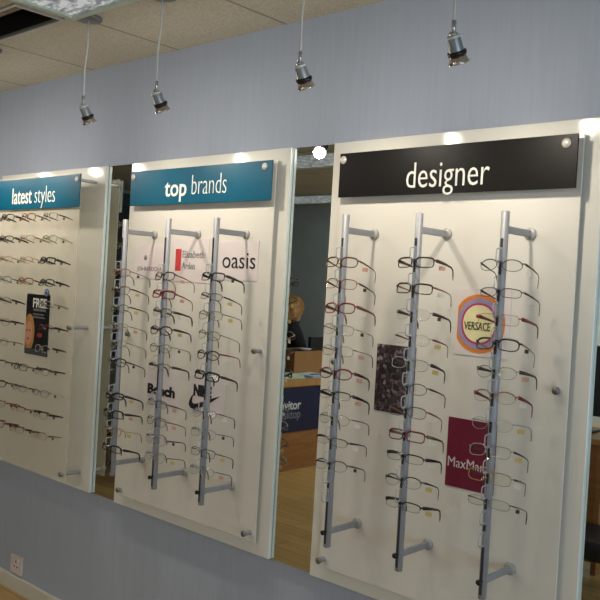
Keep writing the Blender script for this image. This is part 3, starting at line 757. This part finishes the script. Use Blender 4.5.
t = thing('desk_monitor', 'black monitor at the far end of the reception desk beside the person', 'monitor', (-4.12, -3.80, TOP))
MB().box(-.08, .08, -.1, .1, 0, .012, .004).build('stand_base', M_dark, t); MB().box(-.014, .014, -.03, .03, .01, .16).build('stand_post', M_dark, t)
MB().box(-.018, .018, -.09, .20, .08, .30, .006, 2).build('screen', pm('monitor_black', (22, 24, 28), .3), t)
t = thing('waste_bin', 'dark round bin standing on the desk by the brown box', 'bin', (-3.98, -3.05, TOP))
MB().lathe([(0, 0), (.055, 0), (.07, .17), (.066, .17), (.052, .006), (0, .006)], None, 24).build('bin_shell', pm('bin_black', (30, 30, 30), .5), t)

# ------------------------------------------------------------------ office chair and the person behind the desk
PX, PY = -4.50, -3.80
t = thing('office_chair', 'black swivel chair under the seated person behind the reception desk', 'chair', (PX, PY, FZ))
t.rotation_euler.z = -.95
m = MB(); m.box(-.23, .23, -.23, .23, .42, .49, .03, 3); m.build('seat', M_dark, t)
m = MB(); m.box(-.29, -.24, -.21, .21, .55, .95, .025, 3); m.tube([(-.22, 0, .42), (-.30, 0, .46), (-.29, 0, .62)], .018, 8); m.build('backrest', M_dark, t)
m = MB(); m.lathe([(.03, .10), (.03, .30), (.018, .30), (.018, .41)], None, 14); m.build('stem', M_steel, t)
for k in range(5):
    an = 2 * PI * k / 5; m = MB(); m.tube([(0, 0, .11), (.26 * math.cos(an), .26 * math.sin(an), .065)], [.022, .014], 8)
    l = m.build('leg', M_dark, t)
    m = MB(); m.tube([(.26 * math.cos(an) - .012 * math.sin(an), .26 * math.sin(an) + .012 * math.cos(an), .03), (.26 * math.cos(an) + .012 * math.sin(an), .26 * math.sin(an) - .012 * math.cos(an), .03)], .03, 12); m.build('caster', M_dark, l)

def skin_mesh(verts, edges, radii, root, levels=1):
    me = bpy.data.meshes.new('skin_src'); me.from_pydata(verts, edges, [])
    o = bpy.data.objects.new('skin_src', me); COL.objects.link(o)
    sk = o.modifiers.new('skin', 'SKIN'); sk.use_smooth_shade = True
    for i, r in enumerate(radii):
        d = me.skin_vertices[0].data[i]; d.radius = r if isinstance(r, tuple) else (r, r); d.use_root = (i == root)
    sb = o.modifiers.new('sub', 'SUBSURF'); sb.levels = levels; sb.render_levels = levels
    dg = bpy.context.evaluated_depsgraph_get(); dg.update()
    out = bpy.data.meshes.new_from_object(o.evaluated_get(dg)); bpy.data.objects.remove(o)
    return out
person = thing('person', 'seated person with shoulder-length blonde hair and black top behind the reception desk', 'person', (PX, PY, FZ + .05))
person.rotation_euler.z = -.95
V, E, Rr = [], [], []
def node(p, r, par=None):
    V.append(p); Rr.append(r); i = len(V) - 1
    if par is not None: E.append((par, i))
    return i
pel = node((-.08, 0, .54), (.13, .15))
wa = node((-.08, 0, .68), (.11, .135), pel); ch = node((-.05, 0, .90), (.14, .175), wa); sh = node((-.04, 0, 1.05), (.10, .13), ch)
nk = node((-.02, 0, 1.11), .055, sh); jaw = node((.0, 0, 1.15), (.062, .066), nk); hd = node((-.01, 0, 1.235), (.088, .080), jaw); cr_ = node((-.012, 0, 1.31), (.070, .064), hd)
for s in (-1, 1):
    a = node((-.04, s * .165, 1.04), .066, sh); e = node((.06, s * .22, .79), .042, a); w_ = node((.27, s * .14, .722), .028, e)
    p_ = node((.325, s * .125, .712), (.034, .018), w_)
    tips = [(-.030, .070), (-.011, .082), (.010, .078), (.028, .062)]
    for dy, ln in tips:
        k0 = node((.355, s * .125 + dy * .8, .712), .0105, p_); k1 = node((.355 + ln * .5, s * .125 + dy, .714), .009, k0); node((.355 + ln, s * .125 + dy * 1.05, .708), .0075, k1)
    th0 = node((.315, s * .125 - s * .042, .712), .011, p_); node((.35, s * .125 - s * .06, .710), .009, th0)
    h = node((.02, s * .10, .53), .085, pel); kn = node((.36, s * .12, .53), .062, h); an_ = node((.34, s * .12, .06), .040, kn); node((.46, s * .12, -.01), (.04, .03), an_)
M_skin = pm('skin_tone', (206, 158, 130), .55, 0, .05, 30)
me = body_me = skin_mesh(V, E, Rr, 0, 2); me.materials.clear(); me.materials.append(M_skin)
for v in me.vertices:                                                # pull out a nose, set the eye sockets and chin
    x, y, z = v.co
    if x > .05 and z > 1.1:
        v.co.x += .022 * math.exp(-((y / .014) ** 2 + ((z - 1.205) / .022) ** 2))
        v.co.x -= .010 * math.exp(-(((abs(y) - .03) / .014) ** 2 + ((z - 1.235) / .014) ** 2))
o = bpy.data.objects.new('body', me); COL.objects.link(o); o.parent = person
def sphere(m, c, r, sx=1, sy=1, sz=1, n=16):
    m.lathe([(r * math.sin(PI * k / n) if 0 < k < n else 0, -r * math.cos(PI * k / n)) for k in range(n + 1)], Matrix.Translation(c) @ Matrix.Diagonal((sx, sy, sz, 1)), 16)
for s in (-1, 1):
    m = MB(); sphere(m, (.068, s * .030, 1.237), .011); m.build('eye', pm('eye_dark', (50, 40, 36), .2), person)
    m = MB(); sphere(m, (-.01, s * .083, 1.22), .026, .7, .35, 1.1); m.build('ear', M_skin, person)
m = MB(); m.tube([(.070, -.022, 1.160), (.078, 0, 1.158), (.070, .022, 1.160)], [.003, .006, .003], 8); m.build('mouth', pm('lip_tone', (160, 84, 80), .5), person)
# hair: a bob with a parting, open towards the face
m = MB(); nu, nv = 36, 20; g = []; rg = random.Random(11)
for j in range(nv + 1):
    row = []
    for i in range(nu):
        an = 2 * PI * i / nu; tt = j / nv
        front = max(0, math.cos(an)) ** 2
        zlow = 1.10 + .14 * front; R_h = .125
        if tt < .5:
            ph = tt * PI; rad = R_h * math.sin(ph) + .004; z = 1.362 - R_h * (1 - math.cos(ph))
        else:
            q = tt * 2 - 1; z = 1.237 + (min(zlow, 1.235) - 1.237) * q; rad = R_h * (1 + .10 * math.sin(q * PI) - .22 * q * q)
        rad *= 1 - .12 * front
        wob = 1 + .05 * math.sin(an * 9 + j * .5) + rg.uniform(-.03, .03)
        row.append(m.bm.verts.new((-.036 + rad * math.cos(an) * wob * 1.02, rad * math.sin(an) * wob, z + rg.uniform(-.004, .004))))
    g.append(row)
for j in range(nv):
    for i in range(nu):
        f = m.bm.faces.new((g[j][i], g[j][(i + 1) % nu], g[j + 1][(i + 1) % nu], g[j + 1][i])); f.smooth = True
m.bm.faces.new(g[0][::-1])
m.build('hair', pm('blonde_hair', (196, 144, 72), .5, rgb2=(140, 92, 40), scale=40, stretch=(1, 1, .15), bump=.3), person)
# black jumper and trousers: the body's own surface, lifted off the skin
def garment(name, keep, off, m_):
    bmx = bmesh.new(); bmx.from_mesh(body_me); bmx.normal_update()
    bmesh.ops.delete(bmx, geom=[f for f in bmx.faces if not keep(f.calc_center_median())], context='FACES')
    for v in bmx.verts: v.co += v.normal * off
    bmesh.ops.solidify(bmx, geom=bmx.faces[:], thickness=.004)
    for f in bmx.faces: f.smooth = True
    g_ = bpy.data.meshes.new(name); bmx.to_mesh(g_); bmx.free(); g_.materials.clear(); g_.materials.append(m_)
    go = bpy.data.objects.new(name, g_); COL.objects.link(go); go.parent = person
garment('jumper', lambda c_: .60 < c_.z < 1.115 and c_.x < .235, .014, pm('black_jumper', (22, 22, 30), .85, 0, .1, 50))
garment('trousers', lambda c_: .085 < c_.z < .645 and not (c_.x > .2 and c_.z > .62), .009, pm('dark_trousers', (30, 32, 40), .85, 0, .1, 50))

# ------------------------------------------------------------------ low cabinet by the dark door (narrow mirror)
t = thing('low_cabinet', 'low grey cabinet before the dark door, reflected in the narrow mirror', 'cabinet', (-5.78, -2.75, FZ))
MB().box(-.18, .18, -.45, .45, .06, .70, .003).build('carcass', pm('grey_laminate', (104, 104, 92), .6, 0, .1, 8), t)
MB().box(-.16, .15, -.43, .43, 0, .06).build('plinth', M_dark, t)
for y in (-.44, .005):
    d = MB().box(.18, .196, y, y + .435, .08, .69, .002).build('door', pm('grey_laminate_door', (92, 94, 84), .5, 0, .12, 8), t)
    MB().tube([(.205, y + .21 - .05, .62), (.205, y + .21 + .05, .62)], .005, 8).build('handle', M_steel, d)
MB().box(-.19, .20, -.46, .46, .70, .725, .003).build('top', M_dark, t)

# ------------------------------------------------------------------ consulting desk seen in the right-hand mirror
t = thing('consulting_desk', 'plain wooden desk reflected at the right edge of the scene', 'desk', (-1.35, -2.75, FZ))
MB().box(-.50, .42, -.30, .30, .715, .745, .003).build('worktop', M_wood2, t)
for x in (-.48, .37): MB().box(x, x + .03, -.28, .28, 0, .715, .002).build('side_panel', M_wood, t)
MB().box(-.45, .37, .24, .26, .06, .715, .002).build('modesty_panel', M_wood, t)
t = thing('computer_monitor', 'dark computer monitor on the wooden desk at the right edge', 'monitor', (-1.18, -2.72, FZ + .745))
MB().box(-.10, .10, -.09, .09, 0, .014, .004).build('stand_base', M_dark, t); MB().box(-.02, .02, -.015, .015, .012, .14).build('stand_post', M_dark, t)
MB().box(-.24, .24, -.02, .02, .09, .50, .008, 2).build('screen', pm('monitor_slate', (30, 36, 46), .3), t)
t = thing('low_stool', 'low black padded stool beside the wooden desk at the right edge', 'stool', (-.86, -2.24, FZ))
MB().box(-.19, .19, -.19, .19, .20, .30, .03, 3).build('seat', pm('black_leatherette', (20, 22, 32), .45), t)
for x in (-.15, .15):
    for y in (-.15, .15): MB().tube([(x, y, .21), (x * 1.08, y * 1.08, 0)], [.016, .011], 8).build('leg', M_steel, t)

# ------------------------------------------------------------------ lights
def area(name, loc, rot, sx, sy, power, col):
    L = bpy.data.lights.new(name, 'AREA'); L.shape = 'RECTANGLE'; L.size = sx; L.size_y = sy; L.energy = power; L.color = col
    o = bpy.data.objects.new(name, L); COL.objects.link(o); o.location = loc; o.rotation_euler = rot
    return o
area('window_daylight', (XR + .3, -2.25, 1.3), (0, math.radians(118), 0), 1.7, 3.2, 85, (.80, .88, 1.0))
area('room_fill', (1.3, -2.5, CZ - .03), (0, 0, 0), 1.1, .5, 4, (1, .96, .88))  # added fill lamp under the ceiling, no fitting modelled, raises the ambient level
area('room_fill', (-1.0, -3.3, CZ - .03), (0, 0, 0), 1.1, .5, 7, (1, .96, .88))  # second added fill, placed out of the mirrors' view
area('room_fill', (-2.4, -3.9, CZ - .03), (0, 0, 0), 1.1, .5, 26, (1, .97, .9))  # added fill to brighten the back of the room in the mirrors
W = bpy.data.worlds.new('overcast'); S.world = W; W.use_nodes = True
W.node_tree.nodes['Background'].inputs[0].default_value = (.55, .68, .9, 1); W.node_tree.nodes['Background'].inputs[1].default_value = .8

# ------------------------------------------------------------------ camera
cam = bpy.data.cameras.new('camera'); co = bpy.data.objects.new('camera', cam); COL.objects.link(co); S.camera = co
cam.sensor_width = 36; cam.sensor_fit = 'HORIZONTAL'; cam.lens = 822.462 / 600 * 36; cam.clip_start = .02
yaw, pit, rol = .7371028, -.0140914, .0578162
f = Vector((-math.sin(yaw) * math.cos(pit), math.cos(yaw) * math.cos(pit), math.sin(pit))); r0 = Vector((math.cos(yaw), math.sin(yaw), 0)); u0 = r0.cross(f)
r = math.cos(rol) * r0 + math.sin(rol) * u0; u = -math.sin(rol) * r0 + math.cos(rol) * u0
M = Matrix((r, u, -f)).transposed().to_4x4(); M.translation = (.7990, -1.9501, 1.4933); co.matrix_world = M
S.view_settings.view_transform = 'Standard'; S.view_settings.look = 'None'; S.view_settings.exposure = 0.0
